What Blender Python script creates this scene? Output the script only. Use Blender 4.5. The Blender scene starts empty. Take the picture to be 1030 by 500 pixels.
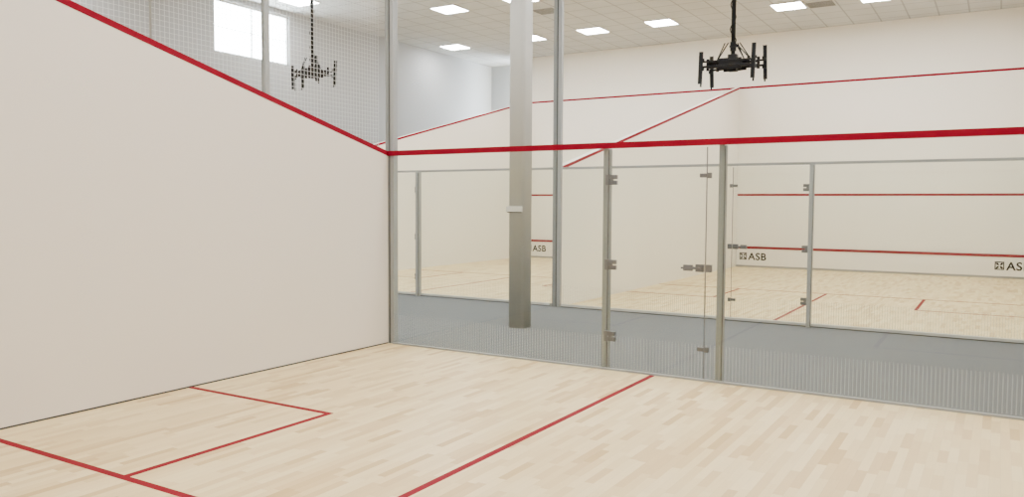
import bpy, bmesh, math
from mathutils import Vector, Matrix
C = bpy.context.scene.collection
PI = math.pi
# ------------------------------------------------------------------ materials
def newmat(name):
    m = bpy.data.materials.new(name); m.use_nodes = True
    nt = m.node_tree; b = nt.nodes['Principled BSDF']
    return m, nt, b
def N(nt, t, **k):
    n = nt.nodes.new(t)
    for a, v in k.items(): setattr(n, a, v)
    return n
def setin(nt, sock, v):
    if isinstance(v, bpy.types.NodeSocket): nt.links.new(v, sock)
    else: sock.default_value = v
def mth(nt, op, a, b=None, c=None):
    n = N(nt, 'ShaderNodeMath', operation=op)
    setin(nt, n.inputs[0], a)
    if b is not None: setin(nt, n.inputs[1], b)
    if c is not None: setin(nt, n.inputs[2], c)
    return n.outputs[0]
def mixc(nt, fac, a, b, mode='MIX'):
    n = N(nt, 'ShaderNodeMix', data_type='RGBA', blend_type=mode)
    setin(nt, n.inputs[0], fac); setin(nt, n.inputs[6], a); setin(nt, n.inputs[7], b)
    return n.outputs[2]
def simple(name, col, rough=.5, metal=0, noise=.03, scale=8, spec=.5):
    m, nt, b = newmat(name)
    tc = N(nt, 'ShaderNodeTexCoord'); no = N(nt, 'ShaderNodeTexNoise')
    no.inputs['Scale'].default_value = scale; no.inputs['Detail'].default_value = 3
    nt.links.new(tc.outputs['Object'], no.inputs['Vector'])
    a = tuple(max(0, c*(1-noise)) for c in col)+(1,); d = tuple(min(1, c*(1+noise)) for c in col)+(1,)
    nt.links.new(mixc(nt, no.outputs['Fac'], a, d), b.inputs['Base Color'])
    b.inputs['Roughness'].default_value = rough; b.inputs['Metallic'].default_value = metal
    b.inputs['Specular IOR Level'].default_value = spec
    return m
M = {}
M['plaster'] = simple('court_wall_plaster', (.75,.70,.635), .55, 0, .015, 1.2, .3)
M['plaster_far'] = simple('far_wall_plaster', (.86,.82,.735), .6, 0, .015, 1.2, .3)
M['build'] = simple('building_wall_paint', (.36,.37,.375), .7, 0, .03, 1.0, .2)
M['red'] = simple('red_line_paint', (.215,.0018,.016), .55, 0, .04, 20, .08)
M['redfloor'] = simple('red_floor_paint', (.235,.004,.017), .6, 0, .06, 20, .08)
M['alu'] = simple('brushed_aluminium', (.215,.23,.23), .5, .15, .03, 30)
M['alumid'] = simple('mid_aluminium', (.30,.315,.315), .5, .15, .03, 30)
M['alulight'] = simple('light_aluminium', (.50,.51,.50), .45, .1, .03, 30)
M['steel'] = simple('satin_steel', (.13,.135,.14), .45, .4, .04, 30)
M['gap'] = simple('dark_joint', (.05,.05,.05), .8)
M['postgap'] = simple('post_groove', (.07,.075,.075), .8)
M['skirt'] = simple('grey_skirting_strip', (.30,.29,.28), .7, 0, .2, 5)
M['black'] = simple('black_powder_coat', (.005,.005,.006), .55, 0, .1, 40, .2)
M['colpaint'] = simple('column_paint', (.36,.36,.33), .5, 0, .04, 3)
M['collar'] = simple('column_collar', (.58,.57,.53), .5, 0, .04, 3)
M['lettering'] = simple('black_lettering', (.003,.003,.004), .7, spec=.05)
M['whiteboard'] = simple('tin_white', (.84,.80,.73), .45, 0, .01, 4)
M['netcord'] = simple('net_cord', (.60,.61,.62), .8)
M['frame'] = simple('window_frame_grey', (.7,.72,.74), .5)
M['vent'] = simple('vent_grey', (.2,.2,.2), .6)
def floor_mat():
    m, nt, b = newmat('maple_strip_floor')
    tc = N(nt, 'ShaderNodeTexCoord'); sp = N(nt, 'ShaderNodeSeparateXYZ')
    nt.links.new(tc.outputs['Object'], sp.inputs[0])
    W = .057
    xr = mth(nt, 'DIVIDE', sp.outputs['X'], W); row = mth(nt, 'FLOOR', xr)
    wn = N(nt, 'ShaderNodeTexWhiteNoise', noise_dimensions='1D'); nt.links.new(row, wn.inputs['W'])
    ln = mth(nt, 'MULTIPLY_ADD', wn.outputs['Value'], .28, .26)
    yy = mth(nt, 'DIVIDE', mth(nt, 'MULTIPLY_ADD', wn.outputs['Value'], 7.3, sp.outputs['Y']), ln)
    col = mth(nt, 'FLOOR', yy)
    cb = N(nt, 'ShaderNodeCombineXYZ'); nt.links.new(row, cb.inputs[0]); nt.links.new(col, cb.inputs[1])
    w2 = N(nt, 'ShaderNodeTexWhiteNoise', noise_dimensions='3D'); nt.links.new(cb.outputs[0], w2.inputs['Vector'])
    r = N(nt, 'ShaderNodeValToRGB'); e = r.color_ramp.elements
    e[0].position = 0; e[0].color = (.61,.405,.17,1); e[1].position = 1; e[1].color = (.88,.715,.41,1)
    for p, c in ((.12,(.70,.50,.24,1)),(.35,(.78,.59,.30,1)),(.7,(.83,.65,.35,1))):
        q = e.new(p); q.color = c
    nt.links.new(w2.outputs['Value'], r.inputs[0])
    gr = N(nt, 'ShaderNodeTexNoise'); mp = N(nt, 'ShaderNodeMapping'); mp.inputs['Scale'].default_value = (60, 4, 1)
    nt.links.new(tc.outputs['Object'], mp.inputs[0]); nt.links.new(mp.outputs[0], gr.inputs['Vector']); gr.inputs['Scale'].default_value = 1
    g = mth(nt, 'MULTIPLY_ADD', gr.outputs['Fac'], .10, .95)
    fx = mth(nt, 'FRACT', xr); fy = mth(nt, 'FRACT', yy)
    s1 = mth(nt, 'LESS_THAN', fx, .03); s2 = mth(nt, 'LESS_THAN', fy, .006)
    seam = mth(nt, 'MAXIMUM', s1, s2); sm = mth(nt, 'MULTIPLY_ADD', seam, -.14, 1.0)
    k = mth(nt, 'MULTIPLY', g, sm)
    cc = N(nt, 'ShaderNodeCombineColor')
    for i in range(3): nt.links.new(k, cc.inputs[i])
    nt.links.new(mixc(nt, 1.0, r.outputs[0], cc.outputs[0], 'MULTIPLY'), b.inputs['Base Color'])
    b.inputs['Roughness'].default_value = .36; b.inputs['Specular IOR Level'].default_value = .3
    return m
M['floor'] = floor_mat()
def ceil_mat():
    m, nt, b = newmat('ceiling_tiles')
    tc = N(nt, 'ShaderNodeTexCoord'); sp = N(nt, 'ShaderNodeSeparateXYZ'); nt.links.new(tc.outputs['Object'], sp.inputs[0])
    l = []
    for ax, off in (('X', 4.71+.3), ('Y', -11.35+.3)):
        v = mth(nt, 'FRACT', mth(nt, 'DIVIDE', mth(nt, 'ADD', sp.outputs[ax], off+60), .6))
        l.append(mth(nt, 'LESS_THAN', v, .055))
    ln = mth(nt, 'MAXIMUM', l[0], l[1])
    no = N(nt, 'ShaderNodeTexNoise'); no.inputs['Scale'].default_value = 2.2; nt.links.new(tc.outputs['Object'], no.inputs['Vector'])
    base = mixc(nt, no.outputs['Fac'], (.44,.455,.46,1), (.53,.545,.55,1))
    nt.links.new(mixc(nt, ln, base, (.31,.32,.325,1)), b.inputs['Base Color']); b.inputs['Roughness'].default_value = .85
    return m
M['ceiling'] = ceil_mat()
def carpet_mat():
    m, nt, b = newmat('grey_carpet')
    tc = N(nt, 'ShaderNodeTexCoord'); no = N(nt, 'ShaderNodeTexNoise'); no.inputs['Scale'].default_value = 45; no.inputs['Detail'].default_value = 5
    nt.links.new(tc.outputs['Object'], no.inputs['Vector'])
    nt.links.new(mixc(nt, no.outputs['Fac'], (.115,.123,.13,1), (.165,.175,.183,1)), b.inputs['Base Color']); b.inputs['Roughness'].default_value = .95
    b.inputs['Specular IOR Level'].default_value = .05
    return m
M['carpet'] = carpet_mat()
def glass_mat(name, tint, base, k):
    m = bpy.data.materials.new(name); m.use_nodes = True; nt = m.node_tree; nt.nodes.clear()
    o = N(nt, 'ShaderNodeOutputMaterial'); mx = N(nt, 'ShaderNodeMixShader'); t = N(nt, 'ShaderNodeBsdfTransparent'); g = N(nt, 'ShaderNodeBsdfGlossy')
    t.inputs[0].default_value = tint; g.inputs['Roughness'].default_value = .02; g.inputs['Color'].default_value = (1,1,1,1)
    lw = N(nt, 'ShaderNodeLayerWeight'); lw.inputs[0].default_value = .5
    f = mth(nt, 'MULTIPLY_ADD', mth(nt, 'POWER', lw.outputs['Facing'], 4.0), k, base)
    nt.links.new(f, mx.inputs[0]); nt.links.new(t.outputs[0], mx.inputs[1]); nt.links.new(g.outputs[0], mx.inputs[2]); nt.links.new(mx.outputs[0], o.inputs[0])
    return m
M['glass'] = glass_mat('clear_court_glass', (.958,.972,.952,1), .018, .3)
def frost_mat():
    m = bpy.data.materials.new('printed_dots'); m.use_nodes = True; nt = m.node_tree; nt.nodes.clear()
    o = N(nt, 'ShaderNodeOutputMaterial'); mx = N(nt, 'ShaderNodeMixShader'); t = N(nt, 'ShaderNodeBsdfTransparent'); d = N(nt, 'ShaderNodeBsdfDiffuse')
    d.inputs[0].default_value = (.75,.76,.75,1); mx.inputs[0].default_value = .5
    nt.links.new(t.outputs[0], mx.inputs[1]); nt.links.new(d.outputs[0], mx.inputs[2]); nt.links.new(mx.outputs[0], o.inputs[0])
    return m
M['frost'] = frost_mat()
def emit(name, col, s):
    m, nt, b = newmat(name); b.inputs['Base Color'].default_value = (.9,.9,.9,1)
    b.inputs['Emission Color'].default_value = col; b.inputs['Emission Strength'].default_value = s
    return m
M['lamp'] = emit('lit_diffuser', (1,.995,.985,1), 60)
# ------------------------------------------------------------------ mesh helpers
def box(bm, x0, x1, y0, y1, z0, z1):
    v = [bm.verts.new((x, y, z)) for x in (x0, x1) for y in (y0, y1) for z in (z0, z1)]
    for f in ((0,1,3,2),(4,6,7,5),(0,4,5,1),(2,3,7,6),(0,2,6,4),(1,5,7,3)): bm.faces.new([v[i] for i in f])
def prism(bm, pts, x0, x1):          # pts in (y,z), extruded along x
    a = [bm.verts.new((x0, y, z)) for y, z in pts]; b = [bm.verts.new((x1, y, z)) for y, z in pts]; n = len(pts)
    bm.faces.new(a); bm.faces.new(b[::-1])
    for i in range(n): bm.faces.new([a[i], b[i], b[(i+1) % n], a[(i+1) % n]])
def tube(bm, pts, r, seg=12):
    rings = []; pts = [Vector(p) for p in pts]
    for i, p in enumerate(pts):
        d = (pts[min(i+1, len(pts)-1)]-pts[max(i-1, 0)]).normalized()
        u = d.cross(Vector((0,0,1)));  u = Vector((1,0,0)) if u.length < .05 else u.normalized()
        w = d.cross(u).normalized()
        rings.append([bm.verts.new(p+u*r*math.cos(2*PI*k/seg)+w*r*math.sin(2*PI*k/seg)) for k in range(seg)])
    for a, b in zip(rings, rings[1:]):
        for k in range(seg): bm.faces.new([a[k], a[(k+1) % seg], b[(k+1) % seg], b[k]])
    bm.faces.new(rings[0]); bm.faces.new(rings[-1][::-1])
def obj(name, fn, mat, parent=None, bevel=0, smooth=False):
    bm = bmesh.new(); fn(bm)
    if mat != 'frost': bmesh.ops.recalc_face_normals(bm, faces=bm.faces)
    me = bpy.data.meshes.new(name); bm.to_mesh(me); bm.free(); me.materials.append(M[mat])
    if smooth:
        for p in me.polygons: p.use_smooth = True
    o = bpy.data.objects.new(name, me); C.objects.link(o)
    if parent: o.parent = parent
    if bevel:
        b = o.modifiers.new('bevel', 'BEVEL'); b.width = bevel; b.segments = 2; b.limit_method = 'ANGLE'
    return o
def boxes(*bs):
    return lambda bm: [box(bm, *b) for b in bs]
def struct(name, fn, mat, parent=None):
    o = obj(name, fn, mat, parent)
    if not parent: o['kind'] = 'structure'
    return o
def thing(name, label, cat, loc=(0,0,0), group=None):
    o = bpy.data.objects.new(name, None); C.objects.link(o); o.location = loc; o.empty_display_size = .1
    o['label'] = label; o['category'] = cat
    if group: o['group'] = group
    return o
def dup(root, loc, label, group=None):
    r = root.copy(); C.objects.link(r); r.location = loc; r['label'] = label
    if group: r['group'] = group
    for ch in list(root.children):
        c = ch.copy(); C.objects.link(c); c.parent = r
        for g in list(ch.children):
            d = g.copy(); C.objects.link(d); d.parent = c
    return r
# ------------------------------------------------------------------ dimensions (metres)
H = 5.92; XL = -8.0; XR = 6.5; Y0 = -9.75; YG = 3.975; YF = 13.8; YB = 14.6
XD = .10      # face of the far dividing wall
XFL = -6.3    # face of the far left court's outer wall
SL = (4.57-2.13)/9.75
# ------------------------------------------------------------------ setting
fl = struct('floor', boxes((XL, XR, Y0, 0, -.08, 0)), 'floor')
T = .0015; LW = .025
def fline(name, x0, x1, y0, y1, par): obj(name, boxes((x0, x1, y0, y1, 0, T)), 'redfloor', par)
SH = -4.315
fline('short_line', 0, 6.4, SH-LW, SH+LW, fl)
fline('half_court_line', 3.2-LW, 3.2+LW, SH+LW, -.02, fl)
for s0, s1, s2, rr in ((0, 1.6, 1.65, -2.635), (6.4, 4.8, 4.75, -2.76)):
    fline('service_box_line', min(s0, s2), max(s0, s2), rr-LW, rr+LW, fl)
    fline('service_box_line', min(s1, s2), max(s1, s2), SH+LW, rr-LW, fl)
struct('floor', boxes((XL, XR, 0, YG, -.08, 0)), 'carpet')
ff = struct('floor', boxes((XL, XR, YG, YB, -.08, 0)), 'floor')
for xo in (XD, XFL):
    x1 = xo+6.4 if xo == XD else XD-.12
    fline('short_line', xo, x1, YG+4.285-LW, YG+4.285+LW, ff)
    fline('half_court_line', xo+3.2-LW, xo+3.2+LW, YG+.03, YG+4.285-LW, ff)
    for s0, s1, s2 in ((xo, xo+1.6, xo+1.65), (x1, x1-1.6, x1-1.65)):
        fline('service_box_line', min(s0, s2), max(s0, s2), YG+2.635-LW, YG+2.635+LW, ff)
        fline('service_box_line', min(s1, s2), max(s1, s2), YG+2.635+LW, YG+4.285-LW, ff)
struct('ceiling', boxes((XL, XR, Y0, YB, H, H+.1)), 'ceiling')
def slope_wall(name, xa, xb, ya, yb, mat, za=2.13, zb=4.57, th=.05):
    w = struct(name, lambda bm: prism(bm, [(ya, 0), (ya, za+th), (yb, zb+th), (yb, 0)], xa, xb), mat)
    obj('out_line', lambda bm: prism(bm, [(ya, za), (ya, za+th+.002), (yb, zb+th+.002), (yb, zb)], xb-.01, xb+.004), 'red', w)
    return w
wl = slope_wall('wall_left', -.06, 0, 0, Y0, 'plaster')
obj('floor_joint', boxes((0, .004, Y0, -.01, .0, .012)), 'gap', wl)
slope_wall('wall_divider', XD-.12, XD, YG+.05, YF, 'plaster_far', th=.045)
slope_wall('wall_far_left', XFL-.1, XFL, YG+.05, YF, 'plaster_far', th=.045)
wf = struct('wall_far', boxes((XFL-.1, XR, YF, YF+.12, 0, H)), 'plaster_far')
for a, b in ((XFL, XD-.12), (XD, XR)):
    obj('out_line', boxes((a, b, YF-.004, YF, 4.57, 4.62)), 'red', wf)
    obj('service_line', boxes((a, b, YF-.004, YF, 1.83, 1.885)), 'red', wf)
struct('wall_back_corner', boxes((XL, XFL-.1, YB, YB+.1, 0, H)), 'build')
struct('wall_front', boxes((XL, XR, Y0-.1, Y0, 0, H)), 'plaster')
struct('wall_right', boxes((XR, XR+.1, Y0-.1, YB, 0, H)), 'plaster')
wy0, wy1, wz0, wz1 = 4.07, 6.11, 4.7, 5.8
struct('wall_side', boxes((XL-.15, XL, Y0, wy0, 0, H), (XL-.15, XL, wy1, YB, 0, H), (XL-.15, XL, wy0, wy1, 0, wz0), (XL-.15, XL, wy0, wy1, wz1, H)), 'build')
win = struct('window_1', boxes((XL-.1, XL-.05, wy0, wy1, wz0, wz0+.04), (XL-.1, XL-.05, wy0, wy1, wz1-.04, wz1),
    (XL-.1, XL-.05, wy0, wy0+.04, wz0, wz1), (XL-.1, XL-.05, wy1-.04, wy1, wz0, wz1)), 'frame')
obj('mullion', boxes((XL-.095, XL-.055, 5.08, 5.10, wz0+.04, wz1-.04), (XL-.095, XL-.055, wy0+.04, wy1-.04, 5.24, 5.25)), 'frame', win)
obj('pane', boxes((XL-.08, XL-.075, wy0+.04, wy1-.04, wz0+.04, wz1-.04)), 'glass', win)
# ------------------------------------------------------------------ tin boards with lettering
def textmesh(name, s, size, loc, par, mat):
    cu = bpy.data.curves.new(name, 'FONT'); cu.body = s; cu.size = size; cu.extrude = .001; cu.offset = .0062; cu.space_character = 1.08
    t = bpy.data.objects.new('tmp', cu); C.objects.link(t); bpy.context.view_layer.update()
    me = bpy.data.meshes.new_from_object(t.evaluated_get(bpy.context.evaluated_depsgraph_get()))
    C.objects.unlink(t); bpy.data.objects.remove(t)
    me.materials.clear(); me.materials.append(M[mat])
    me.transform(Matrix.Rotation(PI/2, 4, 'X'))
    xs = [v.co.x for v in me.vertices]; me.transform(Matrix.Translation((-min(xs), 0, 0)))
    o = bpy.data.objects.new(name, me); C.objects.link(o); o.location = loc; o.parent = par
def emblem(bm, x, z, s, y):
    h = s/2; t = s*.12
    box(bm, x-h, x+h, y, y+.002, z+h-t, z+h); box(bm, x-h, x+h, y, y+.002, z-h, z-h+t)
    box(bm, x-h, x-h+t, y, y+.002, z-h+t, z+h-t); box(bm, x+h-t, x+h, y, y+.002, z-h+t, z+h-t)
    for k in range(4):                      # four rounded petals along the diagonals
        a = PI/4+k*PI/2; d = Vector((math.cos(a), 0, math.sin(a))); n = Vector((-d.z, 0, d.x)); c = Vector((x, y, z))
        pts = [c+d*s*.05, c+d*s*.22+n*s*.12, c+d*s*.42+n*s*.10, c+d*s*.5, c+d*s*.42-n*s*.10, c+d*s*.22-n*s*.12]
        bm.faces.new([bm.verts.new(p) for p in pts])
def tin(a, b, logos, label):
    t = thing('tin_board', label, 'sign board', ((a+b)/2, YF-.006, 0)); ox = -(a+b)/2
    obj('panel', boxes((a+ox, b+ox, -.03, 0, .05, .48)), 'whiteboard', t)
    obj('base_strip', boxes((a+ox, b+ox, -.034, -.005, 0, .05)), 'skirt', t)
    obj('red_top_strip', boxes((a+ox, b+ox, -.045, 0, .475, .535)), 'red', t)
    for x in logos:
        obj('emblem', lambda bm: emblem(bm, x+ox+.09, .28, .185, -.033), 'lettering', t)
        textmesh('lettering', 'ASB', .255, (x+ox+.215, -.032, .19), t, 'lettering')
tin(XD+.01, XR-.01, (.20, 5.87), 'long white board with red top edge and two logos in the far right court')
tin(XFL+.01, XD-.13, (-6.2, -.8), 'white board with red top edge seen left of the tall far post')
# ------------------------------------------------------------------ glass partitions
def dots(bm, x0, x1, y):
    n = int((x1-x0)/.030)
    for i in range(n):
        x = x0+(i+.5)*(x1-x0)/n; z = .035
        while z < .33:
            bm.faces.new([bm.verts.new(p) for p in ((x-.0036, y, z), (x+.0036, y, z), (x+.0036, y, z+.008), (x-.0036, y, z+.008))]); z += .016
def door(t, ox, x0, x1, side, hinge_left):
    """glass leaf with three patch hinges on one side and a latch on the other: a part of the partition"""
    w = (x1-x0)/2; fy = -.0075 if side > 0 else .0085
    g = obj('glass_door', boxes((-w, w, -.006, .006, .022, 2.115)), 'glass', t); g.location.x = (x0+x1)/2+ox
    g['label'] = 'hinged glass door leaf'
    obj('dotted_band', lambda bm: dots(bm, -w, w, fy), 'frost', g)
    s = -1 if hinge_left else 1; e = s*w
    obj('edge_seal', boxes((min(-e, -e-s*.006), max(-e, -e-s*.006), -.008, .008, .022, 2.115)), 'steel', g)
    def hinge(z):
        def f(bm):                                     # paired plates with a knuckle between
            for dz in (-.027, .027):
                xa, xb = sorted((e-s*.015, e-s*.09)); box(bm, xa, xb, -.018, .018, z+dz-.02, z+dz+.02)
            xa, xb = sorted((e-s*.02, e-s*.05)); box(bm, xa, xb, -.014, .014, z-.007, z+.007)
            xa, xb = sorted((e+s*.02, e-s*.016)); box(bm, xa, xb, -.026, .028, z-.05, z+.05)
            for dz in (-.027, .027): tube(bm, [(e-s*.068, -.024, z+dz), (e-s*.068, .024, z+dz)], .008, 8)
        return f
    for z in (.33, 1.02, 1.83): obj('hinge', hinge(z), 'steel', g, .002)
    def patch(z):
        def f(bm):
            xa, xb = sorted((-e, -e+s*.06)); box(bm, xa, xb, -.014, .014, z-.018, z+.018)
            xa, xb = sorted((-e-s*.01, -e-s*.045)); box(bm, xa, xb, -.016, .016, z-.025, z+.025)
        return f
    for z in (.29, 1.86): obj('strike_patch', patch(z), 'steel', g, .003)
    def latch(bm):
        xa, xb = sorted((-e+s*.01, -e+s*.085)); box(bm, xa, xb, -.018, .018, .992, 1.06)
        xa, xb = sorted((-e-s*.01, -e-s*.06)); box(bm, xa, xb, -.02, .02, .992, 1.06)
        xa, xb = sorted((-e+s*.115, -e+s*.20)); box(bm, xa, xb, -.016, .016, .998, 1.052)
        xa, xb = sorted((-e+s*.08, -e+s*.12)); box(bm, xa, xb, -.012, .012, 1.014, 1.036)
        xa, xb = sorted((-e+s*.03, -e+s*.21)); box(bm, xa, xb, -.052, -.042, 1.018, 1.034)
        xa, xb = sorted((-e+s*.04, -e+s*.06)); box(bm, xa, xb, -.044, -.016, 1.018, 1.034)
    obj('latch', latch, 'steel', g, .002)
def glass_wall(label, yc, segs, posts, xa, xb, side, red, dr):
    t = thing('glass_partition', label, 'glass wall', ((xa+xb)/2, yc, 0)); ox = -(xa+xb)/2
    for a, b in segs:
        g = obj('glass_panel', boxes((a+ox, b+ox, -.006, .006, .02, 2.13)), 'glass', t)
        obj('dotted_band', lambda bm: dots(bm, a+ox, b+ox, -.0075 if side > 0 else .0085), 'frost', g)
    if side > 0: obj('base_channel', boxes((xa+.075+ox, xb+ox, -.018, .018, 0, .018)), 'alumid', t)
    else:
        obj('base_channel', boxes((xa+ox, xb+ox, -.035, .03, 0, .045)), 'alulight', t)
        obj('base_shadow_gap', boxes((xa+ox, xb+ox, -.042, -.035, 0, .012)), 'gap', t)
    for p in posts:
        y0, y1 = (.02, .12) if side > 0 else (-.12, -.012)
        po = obj('post', boxes((p+ox-.025, p+ox+.025, y0, y1, 0, 2.13)), 'alu' if side > 0 else 'alumid', t, .004)
        obj('edge_strip', boxes((p+ox+.025, p+ox+.029, y0+.008, y0+.022, .01, 2.12)), 'postgap', po)
    obj('top_rail', boxes((xa+ox, xb+ox, -.02, .03, 2.13, 2.185 if red else 2.165)), 'red' if red else 'alumid', t)
    door(t, ox, *dr)
    return t
glass_wall('clear glass back wall of the near court topped by a thick red rail', 0, ((.075, 2.70), (3.685, 3.80), (3.81, 6.4)), (2.68, 3.805), .0, 6.4, 1, True, (2.72, 3.678, 1, True))
glass_wall('clear glass wall with grey top rail, right of the tall far post', YG, ((.15, 2.765), (3.84, 6.5)), (3.83,), .15, 6.5, -1, False, (2.785, 3.80, -1, False))
glass_wall('clear glass wall with grey top rail, left of the tall far post', YG, ((-6.3, -3.685), (-2.60, -.045)), (-2.61,), -6.3, -.045, -1, False, (-3.665, -2.64, -1, False))
# ------------------------------------------------------------------ tall posts
def tall_post(label, x, y, z0, w, d):
    t = thing('support_post', label, 'post', (x, y, z0)); h = H-z0
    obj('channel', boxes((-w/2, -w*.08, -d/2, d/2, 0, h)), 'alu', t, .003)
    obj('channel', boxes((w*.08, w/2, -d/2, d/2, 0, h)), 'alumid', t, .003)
    obj('groove', boxes((-w*.08, w*.08, -d/2+.01, d/2-.01, 0, h)), 'postgap', t)
    return t
tall_post('tall grey metal post rising to the ceiling at the near glass corner', .012, .05, 0, .115, .08)
tall_post('tall grey metal post at the end of the far dividing wall', .055, YG, 0, .14, .06)
tall_post('short wide grey post standing on the sloping wall behind the net', -.03, -1.73, 2.13+1.73*SL+.055, .05, .06)
zt = 2.13+2.93*SL+.055
o = obj('net_pole', lambda bm: tube(bm, [(0,0,0), (0,0,H-zt)], .01), 'alumid', None, 0, True); o.location = (-.03, -2.93, zt)
o['label'] = 'thin grey pole standing on the sloping wall, further left than the wide post'; o['category'] = 'pole'
# ------------------------------------------------------------------ safety net above the left wall
def net(bm):
    s = .045; r = .0014; y = -.06
    while y > Y0+.05:
        box(bm, -r, r, y-r, y+r, 2.12-y*SL, H-.01); y -= s
    z = 2.16
    while z < H-.02:
        yl = max(Y0+.05, -(z-2.1)/SL)
        box(bm, -r, r, yl, -.06, z-r, z+r); z += s
    box(bm, -.006, .006, Y0+.05, -.06, H-.02, H)
n = obj('safety_net', net, 'netcord'); n.location.x = -.085
n['label'] = 'fine grey mesh safety net above the sloping red line of the left wall'; n['category'] = 'net'
# ------------------------------------------------------------------ steel column
t = thing('steel_column', 'pale grey steel column standing on the carpet between the glass walls', 'column', (.64, 1.86, 0))
a = .117
def shaft(bm):
    pts = []
    for cx_, cy_, a0 in ((1,1,0), (-1,1,90), (-1,-1,180), (1,-1,270)):
        for k in range(9):
            an = math.radians(a0+k*11.25); pts.append((cx_*(a-.045)+.045*math.cos(an), cy_*(a-.045)+.045*math.sin(an)))
    lo = [bm.verts.new((x, y, 0)) for x, y in pts]; hi = [bm.verts.new((x, y, H)) for x, y in pts]; n = len(pts)
    bm.faces.new(lo); bm.faces.new(hi[::-1])
    for i in range(n):
        f_ = bm.faces.new([lo[i], lo[(i+1) % n], hi[(i+1) % n], hi[i]]); f_.smooth = True
obj('shaft', shaft, 'colpaint', t)
cl = obj('collar', boxes((-a-.014, a-.02, -a-.022, -a+.01, 1.495, 1.565), (-a-.022, -a+.01, -a-.014, -.02, 1.495, 1.565)), 'collar', t, .003)
obj('collar_gap', boxes((-a-.006, a-.03, -a-.008, -a+.01, 1.483, 1.495)), 'gap', cl)
# ------------------------------------------------------------------ television mounts
def tvmount(loc, label, zc, rz, tl):
    t = thing('television_mount', label, 'tv bracket', (loc[0], loc[1], zc)); h = H-zc
    obj('pole', lambda bm: tube(bm, [(0,0,-.06), (0,0,h)], .024, 16), 'black', t, 0, True)
    obj('ceiling_plate', lambda bm: (tube(bm, [(0,0,h-.012), (0,0,h)], .1, 24), tube(bm, [(0,0,h-.08), (0,0,h-.012)], .036, 16)), 'black', t)
    obj('coupler', lambda bm: (tube(bm, [(0,0,.16), (0,0,.26)], .034, 16), tube(bm, [(0,0,.2), (0,0,.22)], .042, 16)), 'black', t)
    def cable(bm):
        pts = []
        for i in range(260):
            u = i/259; an = u*2*PI*9; rr = .03+.006*math.sin(u*40)
            pts.append((rr*math.cos(an), rr*math.sin(an), .26+u*(h-.36)))
        tube(bm, pts, .006, 5)
    obj('cable', cable, 'black', t, 0, True)
    for q, dz, wd in ((-1, .34, .16), (1, .24, .10), (1, .30, .20)):
        def droop(bm):
            pts = [(q*(.03+wd*math.sin(k/16*PI*.92)), -.05+.03*q, .24-dz*math.sin(k/16*PI)*(.6+.3*k/16)) for k in range(17)]
            tube(bm, pts, .0065, 6)
        obj('cable', droop, 'black', t, 0, True)
    obj('centre_box', lambda bm: (box(bm, -.05, .05, -.04, .04, -.07, .12), box(bm, -.18, .18, -.03, .03, -.02, .035)), 'black', t, .006)
    for s in (-1, 1):
        off = .03*s
        for q in (-1, 1):
            def arm(bm):
                k = .27 if q*s > 0 else .19
                for z in (-.015, .03):
                    tube(bm, [(q*.1, s*.02, z), (q*k, s*.055, z)], .012, 8)
                    tube(bm, [(q*k, s*.055, z+.01), (q*.10, s*.09, z+.01)], .012, 8)
                tube(bm, [(q*k, s*.055, -.05), (q*k, s*.055, .08)], .018, 10)
            obj('folding_arm', arm, 'black', t)
        pt = obj('cross_rail', boxes((-.32+off, .32+off, s*.10-.010, s*.10+.010, -.028, -.004), (-.32+off, .32+off, s*.10-.010, s*.10+.010, .032, .052),
                                     (-.13, .13, s*.098-.007, s*.098+.007, -.05, .07)), 'black', t, .003)
        pt.rotation_euler = (0, tl*s, rz*s)
        for q in (-1, 1):
            top, bot = (.21, -.17) if q > 0 else (.15, -.21)
            def bar(bm):
                x = q*.30+off; y = s*.125
                box(bm, x-.018, x+.018, y+s*.012-.003, y+s*.012+.003, bot, top)
                box(bm, x-.020, x-.016, y-.015, y+.015, bot, top); box(bm, x+.016, x+.020, y-.015, y+.015, bot, top)
                box(bm, x-.024, x+.024, y-s*.035-.014, y-s*.035+.014, .05, .08); box(bm, x-.024, x+.024, y-s*.035-.014, y-s*.035+.014, -.055, -.025)
                box(bm, x-.008, x+.008, y-s*.03-.008, y-s*.03+.008, bot-.03, -.055)
            bo = obj('upright_bar', bar, 'black', t); bo.rotation_euler = (0, tl*s, rz*s)
    return t
tvmount((3.3, 2.05), 'black double television bracket on a pole hanging above the far door, no screens', 3.17, .05, -.03)
tvmount((-3.22, 2.05), 'black double television bracket hanging left of the tall near post, behind the net', 3.59, .14, .05)
# ------------------------------------------------------------------ ceiling lights and vents
L0 = None
def light(x, y, label, group=None):
    global L0
    if L0 is None:
        L0 = thing('ceiling_light', label, 'ceiling light', (x, y, H), group); q = .33; f = .02
        obj('frame', boxes((-q, q, -q, -q+f, -.014, 0), (-q, q, q-f, q, -.014, 0), (-q, -q+f, -q+f, q-f, -.014, 0), (q-f, q, -q+f, q-f, -.014, 0)), 'alulight', L0)
        obj('diffuser', boxes((-q+f, q-f, -q+f, q-f, -.008, 0)), 'lamp', L0)
    else: dup(L0, (x, y, H), label, group)
light(-7.11, 11.35, 'lit square ceiling panel nearest the left building wall, just right of the near tall post')
light(-4.71, 11.35, 'lit square ceiling panel just right of the steel column top')
light(-2.91, 11.35, 'lit square ceiling panel just right of the tall far post')
light(-1.11, 11.35, 'lit square ceiling panel midway between the tall far post and the bracket pole')
light(1.85, 11.2, 'lit square ceiling panel right of the bracket pole')
light(3.60, 11.35, 'lit square ceiling panel cut by the top edge, second right of the bracket pole')
light(-4.71, 7.75, 'lit square ceiling panel nearest the camera between near post and steel column')
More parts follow.
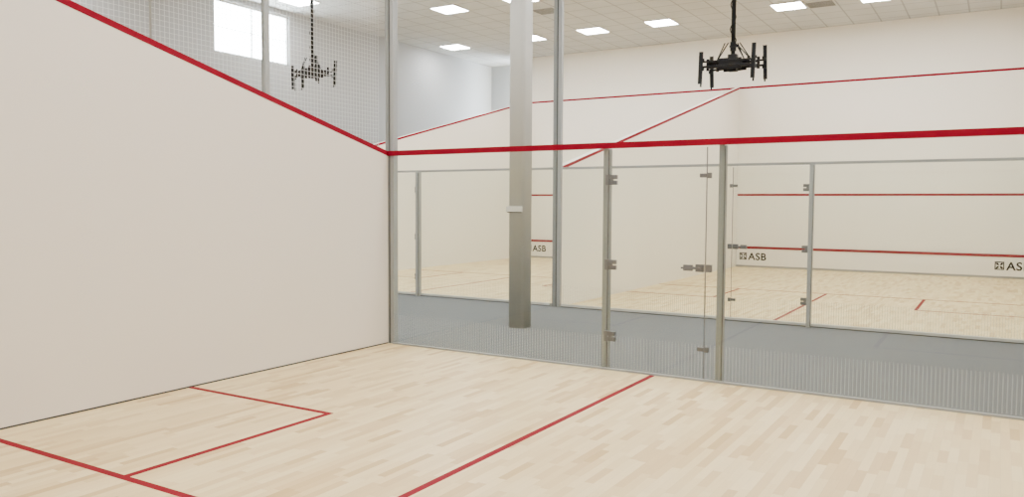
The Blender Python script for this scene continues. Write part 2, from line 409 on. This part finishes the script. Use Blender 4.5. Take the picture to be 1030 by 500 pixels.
light(-2.91, 7.75, 'lit square ceiling panel at the top edge beside the steel column')
light(-7.11, 5.55, 'lit square ceiling panel above the window seen through the net')
g = 'ceiling panels out of view'
for y in (7.75, 4.15, .55, -3.05, -6.65):
    for x in (-7.11, -4.71, -2.91, -1.11, 1.89, 3.69, 5.49):
        if y > 7 and x < 0 or (y > 4 and x < -7): continue
        light(x, y, 'lit square ceiling panel outside the picture', g)
light(5.49, 11.35, 'lit square ceiling panel outside the picture', g)
def ventfn(bm):
    box(bm, -.3, .3, -.3, -.27, -.012, 0); box(bm, -.3, .3, .27, .3, -.012, 0); box(bm, -.3, -.27, -.27, .27, -.012, 0); box(bm, .27, .3, -.27, .27, -.012, 0)
def slats(bm):
    for k in range(7): y = -.24+k*.08; box(bm, -.27, .27, y-.02, y+.02, -.009, -.001)
for x, y, lb in ((-2.91, 8.95, 'grey louvred ceiling vent beside the steel column top'), (2.49, 11.35, 'grey louvred ceiling vent between two lit panels right of the bracket pole')):
    t = thing('air_vent', lb, 'vent', (x, y, H)); obj('frame', ventfn, 'alulight', t); obj('slats', slats, 'vent', t)
# ------------------------------------------------------------------ world
w = bpy.data.worlds.new('World'); bpy.context.scene.world = w; w.use_nodes = True
w.node_tree.nodes['Background'].inputs[0].default_value = (.9,.96,1,1); w.node_tree.nodes['Background'].inputs[1].default_value = 40
# ------------------------------------------------------------------ camera
yaw, pit, rol, f = .545, .0557, .0052, 808.36
F = Vector((-math.sin(yaw)*math.cos(pit), math.cos(yaw)*math.cos(pit), -math.sin(pit)))
R = Vector((math.cos(yaw), math.sin(yaw), 0)); U = R.cross(F)
c, s = math.cos(rol), math.sin(rol)
R2 = R*c+U*s; U2 = U*c-R*s
cd = bpy.data.cameras.new('camera'); cam = bpy.data.objects.new('camera', cd); C.objects.link(cam)
mt = Matrix((R2, U2, -F)).transposed().to_4x4(); mt.translation = Vector((5.9301, -7.0687, 1.5989)); cam.matrix_world = mt
cd.sensor_width = 36; cd.lens = f*36/1030; cd.clip_start = .02
bpy.context.scene.camera = cam
